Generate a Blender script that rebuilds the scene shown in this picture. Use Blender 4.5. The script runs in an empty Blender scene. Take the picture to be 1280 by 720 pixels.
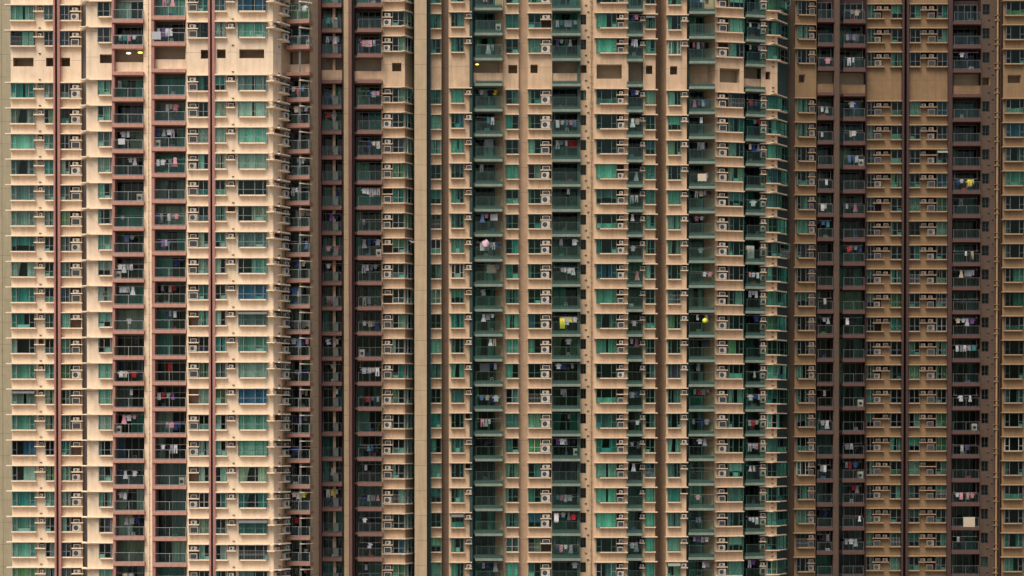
import bpy, math, random
from mathutils import Vector
rnd = random.Random(7)
D = bpy.data
sc = bpy.context.scene
col = sc.collection

# ------------------------------------------------------------------ camera
F = 2600.0            # focal length in photo pixels (photo is 1280 wide)
YH = 540.0            # row of the horizon in the photo
cam_d = D.cameras.new('camera'); cam = D.objects.new('camera', cam_d); col.objects.link(cam)
cam.location = (0, 0, 0)
TILT = math.radians(0.8)
cam.rotation_euler = (math.radians(90) - TILT, 0, 0)
cam_d.sensor_width = 36.0
cam_d.lens = 36.0 * F / 1280.0
cam_d.shift_y = (YH - 360.0) / 1280.0 + math.tan(TILT) * F / 1280.0
cam_d.clip_start = 1.0; cam_d.clip_end = 6000.0
sc.camera = cam

# ------------------------------------------------------------------ light
SUN_EL, SUN_AZ = math.radians(57), math.radians(-152)    # az measured from +Y towards +X: behind and left of the camera
w = D.worlds.new('World'); sc.world = w; w.use_nodes = True
nt = w.node_tree
bg = nt.nodes['Background']
sky = nt.nodes.new('ShaderNodeTexSky'); sky.sky_type = 'NISHITA'; sky.sun_disc = False
sky.sun_elevation = SUN_EL; sky.sun_rotation = SUN_AZ
sky.air_density = 1.0; sky.dust_density = 5.0; sky.ozone_density = 0.6
nt.links.new(sky.outputs[0], bg.inputs[0]); bg.inputs[1].default_value = 0.085
sun_d = D.lights.new('sun', 'SUN'); sun_d.energy = 2.0; sun_d.angle = math.radians(32); sun_d.color = (1.0, 0.93, 0.82)
sun = D.objects.new('sun', sun_d); col.objects.link(sun)
sd = Vector((math.sin(SUN_AZ) * math.cos(SUN_EL), math.cos(SUN_AZ) * math.cos(SUN_EL), math.sin(SUN_EL)))
sun.rotation_euler = sd.to_track_quat('Z', 'Y').to_euler()
sun.location = (-60, -40, 120)
vs = sc.view_settings
sc.display_settings.display_device = 'sRGB'
vs.view_transform = 'Standard'; vs.look = 'None'; vs.gamma = 1.0; vs.use_curve_mapping = False
vs.exposure = 0.55
try:
    sc.cycles.transparent_max_bounces = 12
    sc.cycles.max_bounces = 8
    sc.cycles.use_denoising = True
except Exception:
    pass

# ------------------------------------------------------------------ materials
def mat(name, c, rough=0.7, metal=0.0, spec=0.5):
    m = D.materials.new(name); m.use_nodes = True
    b = m.node_tree.nodes['Principled BSDF']
    b.inputs['Base Color'].default_value = (*c, 1); b.inputs['Roughness'].default_value = rough
    b.inputs['Metallic'].default_value = metal; b.inputs['Specular IOR Level'].default_value = spec
    return m

def noisy(name, c, var=0.12, rough=0.75, scale=1.2, joints=False, streak=0.0, z0=0.0):
    """painted render / metal with blotches, rain streaks and (optionally) the storey joints of the cladding"""
    m = mat(name, c, rough); t = m.node_tree; N = t.nodes; L = t.links
    b = N['Principled BSDF']
    tc = N.new('ShaderNodeTexCoord')
    n1 = N.new('ShaderNodeTexNoise'); n1.inputs['Scale'].default_value = scale; n1.inputs['Detail'].default_value = 5
    L.new(tc.outputs['Object'], n1.inputs['Vector'])
    mp = N.new('ShaderNodeMapping'); mp.inputs['Scale'].default_value = (3.2, 3.2, 0.22)
    L.new(tc.outputs['Object'], mp.inputs['Vector'])
    n2 = N.new('ShaderNodeTexNoise'); n2.inputs['Scale'].default_value = 1.0; n2.inputs['Detail'].default_value = 4
    L.new(mp.outputs[0], n2.inputs['Vector'])
    r1 = N.new('ShaderNodeMapRange'); r1.inputs[1].default_value = 0.3; r1.inputs[2].default_value = 0.7
    r1.inputs[3].default_value = 1 - var; r1.inputs[4].default_value = 1 + var * 0.6
    L.new(n1.outputs[0], r1.inputs[0])
    r2 = N.new('ShaderNodeMapRange'); r2.inputs[1].default_value = 0.35; r2.inputs[2].default_value = 0.6
    r2.inputs[3].default_value = 1 - streak; r2.inputs[4].default_value = 1.0
    L.new(n2.outputs[0], r2.inputs[0])
    mu = N.new('ShaderNodeMath'); mu.operation = 'MULTIPLY'
    L.new(r1.outputs[0], mu.inputs[0]); L.new(r2.outputs[0], mu.inputs[1])
    last = mu.outputs[0]
    if joints:
        sx = N.new('ShaderNodeSeparateXYZ'); L.new(tc.outputs['Object'], sx.inputs[0])
        a = N.new('ShaderNodeMath'); a.operation = 'ADD'; a.inputs[1].default_value = 2.8 * 60 - z0
        L.new(sx.outputs[2], a.inputs[0])
        md = N.new('ShaderNodeMath'); md.operation = 'MODULO'; md.inputs[1].default_value = 2.8
        L.new(a.outputs[0], md.inputs[0])
        lt = N.new('ShaderNodeMath'); lt.operation = 'LESS_THAN'; lt.inputs[1].default_value = 0.035
        L.new(md.outputs[0], lt.inputs[0])
        k = N.new('ShaderNodeMapRange'); k.inputs[3].default_value = 1.0; k.inputs[4].default_value = 0.38
        L.new(lt.outputs[0], k.inputs[0])
        m2 = N.new('ShaderNodeMath'); m2.operation = 'MULTIPLY'
        L.new(last, m2.inputs[0]); L.new(k.outputs[0], m2.inputs[1]); last = m2.outputs[0]
    mx = N.new('ShaderNodeVectorMath'); mx.operation = 'SCALE'; mx.inputs[0].default_value = c
    L.new(last, mx.inputs['Scale']); L.new(mx.outputs[0], b.inputs['Base Color'])
    bp = N.new('ShaderNodeBump'); bp.inputs['Strength'].default_value = 0.12; bp.inputs['Distance'].default_value = 0.02
    L.new(n1.outputs[0], bp.inputs['Height']); L.new(bp.outputs[0], b.inputs['Normal'])
    return m

def glass(name, tint, refl=0.06):
    m = D.materials.new(name); m.use_nodes = True; t = m.node_tree; N = t.nodes; L = t.links
    N.remove(N['Principled BSDF'])
    tr = N.new('ShaderNodeBsdfTransparent'); tr.inputs[0].default_value = (*tint, 1)
    gl = N.new('ShaderNodeBsdfGlossy'); gl.inputs['Roughness'].default_value = 0.05
    gl.inputs[0].default_value = (0.75, 0.95, 0.88, 1)
    fr = N.new('ShaderNodeFresnel'); fr.inputs[0].default_value = 1.5
    ad = N.new('ShaderNodeMath'); ad.operation = 'MULTIPLY_ADD'; ad.inputs[1].default_value = 0.55; ad.inputs[2].default_value = refl * .5; L.new(fr.outputs[0], ad.inputs[0])
    mx = N.new('ShaderNodeMixShader'); L.new(ad.outputs[0], mx.inputs[0]); L.new(tr.outputs[0], mx.inputs[1]); L.new(gl.outputs[0], mx.inputs[2])
    L.new(mx.outputs[0], N['Material Output'].inputs[0])
    return m

def cloth(name, c):
    m = mat(name, c, 0.9, 0, 0.1); t = m.node_tree; N = t.nodes; L = t.links
    oi = N.new('ShaderNodeObjectInfo')
    hs = N.new('ShaderNodeHueSaturation'); hs.inputs['Color'].default_value = (*c, 1)
    r = N.new('ShaderNodeMapRange'); r.inputs[3].default_value = 0.6; r.inputs[4].default_value = 1.15
    L.new(oi.outputs['Random'], r.inputs[0]); L.new(r.outputs[0], hs.inputs['Value'])
    L.new(hs.outputs[0], N['Principled BSDF'].inputs['Base Color'])
    return m

Z1 = {'A': 38.25, 'B': 38.40, 'C': 38.48, 'D': 38.60}
M = {}
M['cream'] = noisy('cream_paint', (0.79, 0.605, 0.425), 0.10, streak=0.13, joints=True, z0=Z1['A'] - 1.86)
M['cream_pier'] = noisy('cream_pier_paint', (0.79, 0.61, 0.43), 0.09, streak=0.12, joints=True, z0=Z1['A'] - 1.86)
M['cream_dim'] = noisy('cream_shaded', (0.58, 0.41, 0.25), 0.10, streak=0.12, joints=True, z0=Z1['A'] - 2.35)  # cream dimmed in the colour for faces turned away from the light
M['tan'] = noisy('tan_paint', (0.565, 0.39, 0.245), 0.12, streak=0.18, joints=True, z0=Z1['C'] - 1.86)
M['tan_shade'] = noisy('tan_shaded', (0.40, 0.27, 0.17), 0.11, streak=0.10, joints=True, z0=Z1['C'] - 1.86)  # darker tan: shade of the set-back piers and oblique faces painted in
M['pilaster'] = noisy('pilaster_paint', (0.44, 0.325, 0.20), 0.09, streak=0.14, joints=True, z0=Z1['C'] - 1.86)
M['brown'] = noisy('brown_shaded', (0.18, 0.12, 0.078), 0.10, streak=0.14, joints=True, z0=Z1['C'] - 1.86)  # brown with the shade of the recessed walls painted in
M['dtan'] = noisy('ochre_wall', (0.225, 0.137, 0.064), 0.10, streak=0.14, joints=True, z0=Z1['D'] - 1.86)  # one darker tan for every main wall of the right tower
M['dbrown'] = noisy('umber_wall', (0.082, 0.048, 0.030), 0.12, streak=0.16, joints=True, z0=Z1['D'] - 1.86)  # darkest brown, for the plain walls of the right tower
M['inA'] = noisy('balcony_inner_shade', (0.14, 0.12, 0.10), 0.12)  # inner walls darkened in the colour to stand for balcony shade
M['dark'] = noisy('groove_recess_dark', (0.028, 0.01, 0.012), 0.15)  # near-black tone at the back of the grooves
M['mauve'] = noisy('mauve_paint', (0.38, 0.185, 0.15), 0.12, streak=0.15)
M['maroon'] = noisy('maroon_paint', (0.050, 0.021, 0.017), 0.12, streak=0.15)  # maroon, deepened in the colour for the shade in the balcony recesses
M['rose'] = noisy('faded_rose_paint', (0.36, 0.185, 0.135), 0.12, streak=0.15)
M['bmauve'] = noisy('brown_mauve_paint', (0.17, 0.078, 0.065), 0.12, streak=0.15)
M['pink'] = noisy('pink_paint', (0.48, 0.25, 0.185), 0.10, streak=0.12)
M['bpink'] = noisy('dusty_pink_paint', (0.21, 0.105, 0.08), 0.10, streak=0.14)
M['dpink'] = noisy('brick_red_paint', (0.095, 0.042, 0.032), 0.10, streak=0.14)
M['green'] = noisy('dark_green_paint', (0.020, 0.050, 0.044), 0.15, streak=0.15)
M['green2'] = noisy('bottle_green_paint', (0.026, 0.075, 0.058), 0.15, streak=0.15)
M['pgreen'] = noisy('pale_green_paint', (0.20, 0.24, 0.19), 0.12, streak=0.2)
M['olive'] = noisy('olive_paint', (0.36, 0.31, 0.20), 0.08, streak=0.10, joints=True, z0=1.0)
M['room'] = noisy('unlit_room_dark', (0.022, 0.024, 0.024), 0.3, scale=0.7)  # near-black rooms: the lack of light indoors is put into the colour
M['roomlight'] = noisy('refuge_plaster', (0.40, 0.31, 0.21), 0.15, scale=0.7)
M['alu'] = noisy('grey_aluminium', (0.25, 0.245, 0.235), 0.1, rough=0.45)
M['alug'] = noisy('green_aluminium', (0.06, 0.13, 0.10), 0.1, rough=0.45)
M['alud'] = noisy('dark_aluminium', (0.13, 0.13, 0.13), 0.1, rough=0.45)
M['rail'] = noisy('pale_rail_metal', (0.36, 0.37, 0.38), 0.1, rough=0.4)
M['railg'] = noisy('green_rail_metal', (0.045, 0.09, 0.075), 0.1, rough=0.4)
M['raild'] = noisy('grey_rail_metal', (0.11, 0.11, 0.12), 0.1, rough=0.4)
M['g_a'] = glass('green_tinted_glass', (0.74, 0.95, 0.89), 0.012)
M['g_c'] = glass('deep_green_glass', (0.56, 0.88, 0.79), 0.008)
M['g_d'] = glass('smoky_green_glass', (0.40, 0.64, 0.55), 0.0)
M['g_r'] = glass('balustrade_glass', (0.86, 0.91, 0.90), 0.01)
M['g_rg'] = glass('green_balustrade_glass', (0.68, 0.86, 0.80), 0.03)
M['frost'] = mat('frosted_glass', (0.42, 0.66, 0.58), 0.35)
M['frost2'] = mat('frosted_glass_blue', (0.10, 0.34, 0.38), 0.35)
M['frost3'] = mat('frosted_glass_grey', (0.55, 0.60, 0.56), 0.35)
M['white'] = noisy('white_enamel', (0.47, 0.43, 0.37), 0.3, rough=0.5)
M['whiteC'] = noisy('cream_enamel', (0.40, 0.36, 0.30), 0.2, rough=0.5)
M['whiteD'] = noisy('dim_enamel', (0.17, 0.14, 0.115), 0.2, rough=0.6)  # white casings on the right tower, their dimmer light put into the colour
M['ledge'] = noisy('ledge_cream', (0.86, 0.70, 0.52), 0.08, streak=0.08)
M['ledgeC'] = noisy('ledge_beige', (0.66, 0.50, 0.35), 0.10, streak=0.1)
M['ledgeD'] = noisy('ledge_ochre', (0.33, 0.215, 0.115), 0.12, streak=0.12)
M['nichA'] = noisy('niche_cream_shade', (0.30, 0.20, 0.14), 0.2)  # shade inside the niches is painted into these three wall tones
M['nichC'] = noisy('niche_brown_shade', (0.12, 0.085, 0.065), 0.2)
M['nichD'] = noisy('niche_umber_shade', (0.05, 0.032, 0.025), 0.2)
M['grille'] = mat('black_grille', (0.03, 0.03, 0.03), 0.6)
M['steel'] = noisy('galvanised_steel', (0.45, 0.40, 0.36), 0.15, rough=0.5)
CUR = [cloth('mint_curtain', (0.46, 0.74, 0.63)), cloth('white_curtain', (0.74, 0.78, 0.70)), cloth('cream_curtain', (0.66, 0.64, 0.48)),
       cloth('teal_curtain', (0.12, 0.46, 0.42)), cloth('grey_curtain', (0.30, 0.36, 0.36)), cloth('blue_curtain', (0.10, 0.24, 0.42)),
       cloth('lime_curtain', (0.40, 0.54, 0.28)), cloth('plum_curtain', (0.22, 0.12, 0.20))]
CUR_W = [28, 20, 8, 13, 16, 5, 4, 4]

# ------------------------------------------------------------------ mesh helpers
class MB:
    def __init__(s): s.v = []; s.f = []; s.m = []; s.mats = []
    def mi(s, m):
        if m not in s.mats: s.mats.append(m)
        return s.mats.index(m)
    def quad(s, a, b, c, d, m):
        i = len(s.v); s.v += [tuple(a), tuple(b), tuple(c), tuple(d)]; s.f.append((i, i + 1, i + 2, i + 3)); s.m.append(s.mi(m))
    def box(s, x0, x1, y0, y1, z0, z1, m, bev=0.0):
        i = len(s.v); k = s.mi(m)
        if bev:
            b = min(bev, (x1 - x0) / 3, (z1 - z0) / 3, (y1 - y0) / 3)
            # chamfered front edges (front = low y)
            for (x, z) in ((x0, z0), (x1, z0), (x1, z1), (x0, z1)): s.v.append((x, y1, z))
            for (x, z) in ((x0, z0), (x1, z0), (x1, z1), (x0, z1)): s.v.append((x, y0 + b, z))
            for (x, z) in ((x0 + b, z0 + b), (x1 - b, z0 + b), (x1 - b, z1 - b), (x0 + b, z1 - b)): s.v.append((x, y0, z))
            for j in range(4):
                n = (j + 1) % 4
                s.f.append((i + j, i + 4 + j, i + 4 + n, i + n)); s.m.append(k)
                s.f.append((i + 4 + j, i + 8 + j, i + 8 + n, i + 4 + n)); s.m.append(k)
            s.f.append((i + 8, i + 9, i + 10, i + 11)); s.m.append(k)
            s.f.append((i + 3, i + 2, i + 1, i)); s.m.append(k)
            return
        s.v += [(x0, y0, z0), (x1, y0, z0), (x1, y1, z0), (x0, y1, z0), (x0, y0, z1), (x1, y0, z1), (x1, y1, z1), (x0, y1, z1)]
        for q in ((0, 3, 2, 1), (4, 5, 6, 7), (0, 1, 5, 4), (1, 2, 6, 5), (2, 3, 7, 6), (3, 0, 4, 7)):
            s.f.append(tuple(i + j for j in q)); s.m.append(k)
    def obox(s, seg, u0, u1, o0, o1, z0, z1, m):
        """box in a facade's own frame (u along it, o outwards), world coordinates"""
        P = seg.P; i = len(s.v); k = s.mi(m)
        for z in (z0, z1):
            for (u, o) in ((u0, o1), (u1, o1), (u1, o0), (u0, o0)): s.v.append(P(u, o, z))
        for q in ((0, 3, 2, 1), (4, 5, 6, 7), (0, 1, 5, 4), (1, 2, 6, 5), (2, 3, 7, 6), (3, 0, 4, 7)):
            s.f.append(tuple(i + j for j in q)); s.m.append(k)
    def disc(s, cx, y, cz, r, m, n=14):
        i = len(s.v); k = s.mi(m)
        for j in range(n):
            a = 2 * math.pi * j / n; s.v.append((cx + r * math.cos(a), y, cz + r * math.sin(a)))
        s.f.append(tuple(i + j for j in range(n))); s.m.append(k)
    def tube(s, p, q, r, m, n=6):
        p = Vector(p); q = Vector(q); d = (q - p).normalized(); a = d.orthogonal().normalized(); b = d.cross(a)
        i = len(s.v); k = s.mi(m)
        for c in (p, q):
            for j in range(n):
                t = 2 * math.pi * j / n; s.v.append(tuple(c + a * r * math.cos(t) + b * r * math.sin(t)))
        for j in range(n):
            s.f.append((i + j, i + (j + 1) % n, i + n + (j + 1) % n, i + n + j)); s.m.append(k)
        s.f.append(tuple(i + n + j for j in range(n))); s.m.append(k); s.f.append(tuple(i + n - 1 - j for j in range(n))); s.m.append(k)
    def mesh(s, name):
        me = D.meshes.new(name); me.from_pydata(s.v, [], s.f)
        for m in s.mats: me.materials.append(m)
        me.polygons.foreach_set('material_index', s.m); me.update()
        return me

def link(name, data, parent=None, loc=None, rz=None):
    o = D.objects.new(name, data); col.objects.link(o)
    if parent is not None: o.parent = parent
    if loc is not None: o.location = loc
    if rz is not None: o.rotation_euler = (0, 0, rz)
    return o
def put(name, mb, parent=None, loc=None, rz=None): return link(name, mb.mesh(name), parent, loc, rz)
def tag(o, label=None, cat=None, group=None, kind=None):
    if label: o['label'] = label
    if cat: o['category'] = cat
    if group: o['group'] = group
    if kind: o['kind'] = kind
    return o
GROUND = -46.0
ORD = ['zeroth', 'first', 'second', 'third', 'fourth', 'fifth', 'sixth', 'seventh', 'eighth', 'ninth', 'tenth', 'eleventh', 'twelfth', 'thirteenth',
       'fourteenth', 'fifteenth', 'sixteenth', 'seventeenth', 'eighteenth', 'nineteenth', 'twentieth']
def storey(k): return (ORD[k] + ' storey below refuge floor') if k > 0 else (ORD[-k] + ' storey above refuge floor')

# ------------------------------------------------------------------ setting
g = MB(); S = 3000
g.quad((-S, -S, GROUND), (S, -S, GROUND), (S, S, GROUND), (-S, S, GROUND), noisy('concrete_ground', (0.20, 0.19, 0.17), 0.2, scale=0.05))
tag(put('ground', g), kind='structure')

# ------------------------------------------------------------------ facade geometry
def XY(px, d): return Vector(((px - 640.0) / F * d, d))
class Seg:
    """a straight piece of facade between two plan points"""
    def __init__(s, px0, d0, px1, d1):
        s.a = XY(px0, d0); s.b = XY(px1, d1); s.t = (s.b - s.a); s.L = s.t.length; s.t.normalize()
        s.n = Vector((s.t.y, -s.t.x)); s.rz = math.atan2(s.t.y, s.t.x)
    def u(s, px, o=0.0):
        r = Vector(((px - 640.0) / F, 1.0)); a = s.a + s.n * o      # a + t*u = r*k
        det = s.t.x * (-r.y) + s.t.y * r.x
        return ((-a.x) * (-r.y) + (-a.y) * r.x) / det
    def P(s, u, o, z):
        p = s.a + s.t * u + s.n * o; return (p.x, p.y, z)

WH, CT = 1.60, 0.12        # window height, ledge thickness
OFF = {'A': (2.03, 2.42), 'B': (2.03, 2.45), 'C': (1.98, 2.58), 'D': (2.08, 2.48)}   # slab top / bottom below window head

def LM(m): return {'cream_paint': M['ledge'], 'tan_paint': M['ledgeC'], 'ochre_wall': M['ledgeD']}[m.name]
class Tower:
    def __init__(s, key, name, label, ks, short, x0, x1, dc):
        s.key = key; s.ks = ks; s.short = short
        c = XY((x0 + x1) / 2, dc)
        s.org = Vector((c.x, c.y, GROUND))
        s.root = link(name, None, None, s.org); s.root.empty_display_size = 5
        tag(s.root, label, 'tower block', 'towers of the housing estate')
        s.wall = MB(); s.pend = None; s.lastpt = None; s.body = []
        s.ztop = s.zc(min(ks)) + 0.4; s.zbot = s.zc(max(ks) + 1) + 0.4
        s.openings = {}
    def zc(s, k):
        z = Z1[s.key]
        if k >= 1: return z - (k - 1) * 2.8
        return z + 0.05 + (0.05 if k < 0 else 0) + (1 - k) * 2.8
    def child(s, name, mb_or_me, loc=(0, 0, 0), rz=0.0, parent=None):
        """loc in world; converted to the tower's own frame"""
        me = mb_or_me.mesh(name) if isinstance(mb_or_me, MB) else mb_or_me
        if parent is None:
            return link(name, me, s.root, Vector(loc) - s.org, rz)
        return link(name, me, parent, loc, rz)
    def wmesh(s, mb):
        mb.v = [(x - s.org.x, y - s.org.y, z - s.org.z) for (x, y, z) in mb.v]; return mb
    # --- continuous outline: side wall from the last point to the next one
    def join(s, p, m):
        q = s.lastpt
        if q is not None and (q - p).length > 0.01:
            s.wall.quad((q.x, q.y, GROUND), (p.x, p.y, GROUND), (p.x, p.y, s.ztop + 3), (q.x, q.y, s.ztop + 3), m)
    def seg(s, px0, d0, px1, d1, m, cols=(), jm=None, pier=None, refuge=()):
        """cols: (px0, px1, vtop, vbot, recess) repeated each storey; refuge: openings on the refuge floor"""
        g = Seg(px0, d0, px1, d1)
        s.join(g.a, jm or m); s.lastpt = g.b; s.body += [g.a, g.b]
        W = s.wall; P = g.P
        U = lambda px: min(max(g.u(px), 0.0), g.L)
        W.quad(P(0, 0, GROUND), P(g.L, 0, GROUND), P(g.L, 0, s.zbot), P(0, 0, s.zbot), m)
        W.quad(P(0, 0, s.ztop), P(g.L, 0, s.ztop), P(g.L, 0, s.ztop + 3), P(0, 0, s.ztop + 3), m)
        ops = [(U(a), U(b), t, bo, r, im) for (a, b, t, bo, r, im) in cols]
        rops = [(U(a), U(b), t, bo, 1.6, M['roomlight']) for (a, b, t, bo) in refuge]
        for k in list(range(min(s.ks), max(s.ks) + 1)):
            zc = s.zc(k); top = zc + 0.4; bot = s.zc(k + 1) + 0.4
            oo = rops if k == 0 else ops
            us = sorted({0.0, g.L} | {x for o in oo for x in o[:2]})
            zs = sorted({top, bot} | {zc - o[2] for o in oo} | {zc - o[3] for o in oo}, reverse=True)
            for i in range(len(us) - 1):
                ua, ub = us[i], us[i + 1]
                if ub - ua < 1e-4: continue
                um = (ua + ub) / 2
                haswin = any(o[0] < um < o[1] for o in ops)
                mm = m if (haswin or not pier) else pier
                j = 0
                while j < len(zs) - 1:
                    za, zb = zs[j], zs[j + 1]; zm = (za + zb) / 2
                    if not any(o[0] < um < o[1] and zc - o[3] < zm < zc - o[2] for o in oo):
                        W.quad(P(ua, 0, zb), P(ub, 0, zb), P(ub, 0, za), P(ua, 0, za), mm)
                    j += 1
            for (a, b, t, bo, r, im) in oo:
                z1, z0 = zc - t, zc - bo
                W.quad(P(a, 0, z0), P(a, -r, z0), P(a, -r, z1), P(a, 0, z1), im)
                W.quad(P(b, -r, z0), P(b, 0, z0), P(b, 0, z1), P(b, -r, z1), im)
                W.quad(P(a, 0, z0), P(b, 0, z0), P(b, -r, z0), P(a, -r, z0), im)
                W.quad(P(a, -r, z1), P(b, -r, z1), P(b, 0, z1), P(a, 0, z1), im)
                W.quad(P(a, -r, z0), P(b, -r, z0), P(b, -r, z1), P(a, -r, z1), im)
        return g
    def slot(s, px0, px1, dback, m, jm=None):
        """plain full height recess"""
        return s.seg(px0, dback, px1, dback, m, jm=jm or m)
    def canopy(s, g, px0, px1, proj, m, drop=0.0):
        s.pend = (px0, px1, proj, m, drop)
    def ledge(s, g, px0, px1, proj, m, drop=0.0):
        b = MB(); L_ = g.u(px1, proj) - g.u(px0, proj); b.box(0, L_, -proj, 0.04, -drop, CT - drop, LM(m), 0.012); me = b.mesh('ledge')
        for k in s.ks:
            if k: s.child('ledge', me, g.P(g.u(px0, proj), 0, s.zc(k)), g.rz)
    def fin(s, g, px0, px1, proj, m, back=-0.6, name='fin'):
        b = MB(); b.obox(g, g.u(px0, proj), g.u(px1, proj), back, proj, GROUND, s.ztop + 3, m)
        s.child(name, s.wmesh(b), s.org)
    def finish(s, depth):
        # roof, flank and back of the block
        a = s.body[0]; b = s.body[-1]; yb = max(p.y for p in s.body) + depth; W = s.wall; zt = s.ztop + 3
        m = s.wall.mats[0]
        W.quad((a.x, a.y, GROUND), (a.x, a.y, zt), (a.x, yb, zt), (a.x, yb, GROUND), m)
        W.quad((b.x, b.y, GROUND), (b.x, yb, GROUND), (b.x, yb, zt), (b.x, b.y, zt), m)
        W.quad((a.x, yb, GROUND), (a.x, yb, zt), (b.x, yb, zt), (b.x, yb, GROUND), m)
        poly = [(p.x, p.y, zt) for p in s.body] + [(b.x, yb, zt), (a.x, yb, zt)]
        i = len(W.v); W.v += poly; W.f.append(tuple(range(i, i + len(poly)))); W.m.append(W.mi(m))
        s.child('wall', s.wmesh(W), s.org)

# ------------------------------------------------------------------ windows
cache = {}
def cached(key, fn):
    if key not in cache: cache[key] = fn()
    return cache[key]
PJ = 0.30                 # how far the bay stands out of the wall
def frame_mesh(w, h, mull, fm, sidedark, openleaf=0):
    def fn():
        b = MB(); t = 0.055; y0, y1 = -PJ, -PJ + 0.07
        b.box(0, w, y0, y1, 0, t, fm); b.box(0, w, y0, y1, h - t, h, fm)
        xs = [0.0] + [m * w for m in mull] + [w]
        for i, x in enumerate(xs):
            xa = min(max(x - t / 2, 0), w - t); b.box(xa, xa + t, y0 - 0.004, y1 + 0.002, t, h - t, fm)
        for i in range(len(xs) - 1):                  # transoms on all but the widest light
            wd = xs[i + 1] - xs[i]
            if len(mull) == 2 and i == 1: continue
            b.box(xs[i] + t / 2, xs[i + 1] - t / 2, y0 + 0.006, y1 - 0.006, h * 0.36, h * 0.36 + t * 0.8, fm)
        for x in (0, w - 0.05):                       # corner posts and returns
            b.box(x, x + 0.05, -0.06, 0.0, 0, h, fm)
            b.box(x + .003, x + 0.047, y1, -0.06, 0, t, fm); b.box(x + .003, x + 0.047, y1, -0.06, h - t, h, fm)
        if openleaf:                                   # one leaf pushed open
            xa, xb = (xs[0], xs[1]) if openleaf == 1 else (xs[-2], xs[-1])
            wd = (xb - xa) * 0.9; hx = xa if openleaf == 1 else xb; sg = 1 if openleaf == 1 else -1
            c, sn = math.cos(math.radians(62)), math.sin(math.radians(62))
            za, zb = h * 0.40, h - t
            def q(r, z): return (hx + sg * r * c, y0 - r * sn, z)
            for (r0, r1, z0, z1) in ((0, wd, za, za + .05), (0, wd, zb - .05, zb), (0, .05, za, zb), (wd - .05, wd, za, zb)):
                b.quad(q(r0, z0), q(r1, z0), q(r1, z1), q(r0, z1), fm)
        return b.mesh('window')
    return cached(('f', round(w, 2), h, tuple(mull), fm.name, openleaf), fn)
def pane_mesh(w, h, gm):
    def fn():
        b = MB(); y = -PJ + 0.035
        b.quad((0.03, y, 0.03), (w - 0.03, y, 0.03), (w - 0.03, y, h - 0.03), (0.03, y, h - 0.03), gm)
        for x in (0.025, w - 0.025):
            b.quad((x, y, 0.05), (x, -0.01, 0.05), (x, -0.01, h - 0.05), (x, y, h - 0.05), gm)
        return b.mesh('pane')
    return cached(('p', round(w, 2), h, gm.name), fn)
def curtain_mesh(w, h, kind, mt):
    def fn():
        b = MB(); k = b.mi(mt)
        def strip(xa, xb, za, zb, gather=0.0):
            n = max(6, int((xb - xa) * 20)); i = len(b.v)
            for j in range(n + 1):
                f = j / n; x = xa + (xb - xa) * f; y = 0.09 + 0.062 * math.sin(j * 1.75 + xa * 3) + 0.03 * math.sin(j * 4.3 + xa)
                xl = x + gather * (xa - x) * 0.5
                b.v.append((x, y, zb)); b.v.append((xl, y * 1.2, (za + zb) / 2)); b.v.append((x if not gather else xa + (xl - xa) * 0.9, y, za))
            for j in range(n):
                for r in (0, 1):
                    a = i + 3 * j + r
                    b.f.append((a + 1, a + 4, a + 3, a)); b.m.append(k)
        a, c = 0.04, w - 0.04
        if kind == 'closed': strip(a, c, 0.03, h - 0.02)
        elif kind == 'left': strip(a, a + w * 0.5, 0.03, h - 0.02)
        elif kind == 'right': strip(a + w * 0.45, c, 0.03, h - 0.02)
        elif kind == 'parted': strip(a, a + w * 0.36, 0.03, h - 0.02, 0.35); strip(c - w * 0.33, c, 0.03, h - 0.02)
        elif kind == 'slit': strip(a, a + w * 0.47, 0.03, h - 0.02); strip(a + w * 0.58, c, 0.03, h - 0.02)
        elif kind == 'side': strip(a, a + w * 0.2, 0.03, h - 0.02)
        elif kind == 'blind': strip(a, c, h * 0.42, h - 0.02)
        elif kind == 'cafe': strip(a, c, 0.03, h * 0.38)
        return b.mesh('curtain')
    return cached(('c', round(w, 2), h, kind, mt.name), fn)
CK = ['closed', 'left', 'right', 'parted', 'slit', 'side', 'blind', 'cafe', None]
CKW = {'A': [30, 10, 10, 10, 10, 7, 5, 8, 12], 'B': [16, 10, 10, 10, 8, 9, 5, 10, 22], 'C': [24, 11, 11, 10, 9, 8, 6, 8, 15], 'D': [14, 10, 9, 8, 7, 8, 7, 8, 30]}
GL = {'A': 'g_a', 'B': 'g_c', 'C': 'g_c', 'D': 'g_d'}
FM = {'A': 'alu', 'B': 'alu', 'C': 'alug', 'D': 'alud'}

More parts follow.
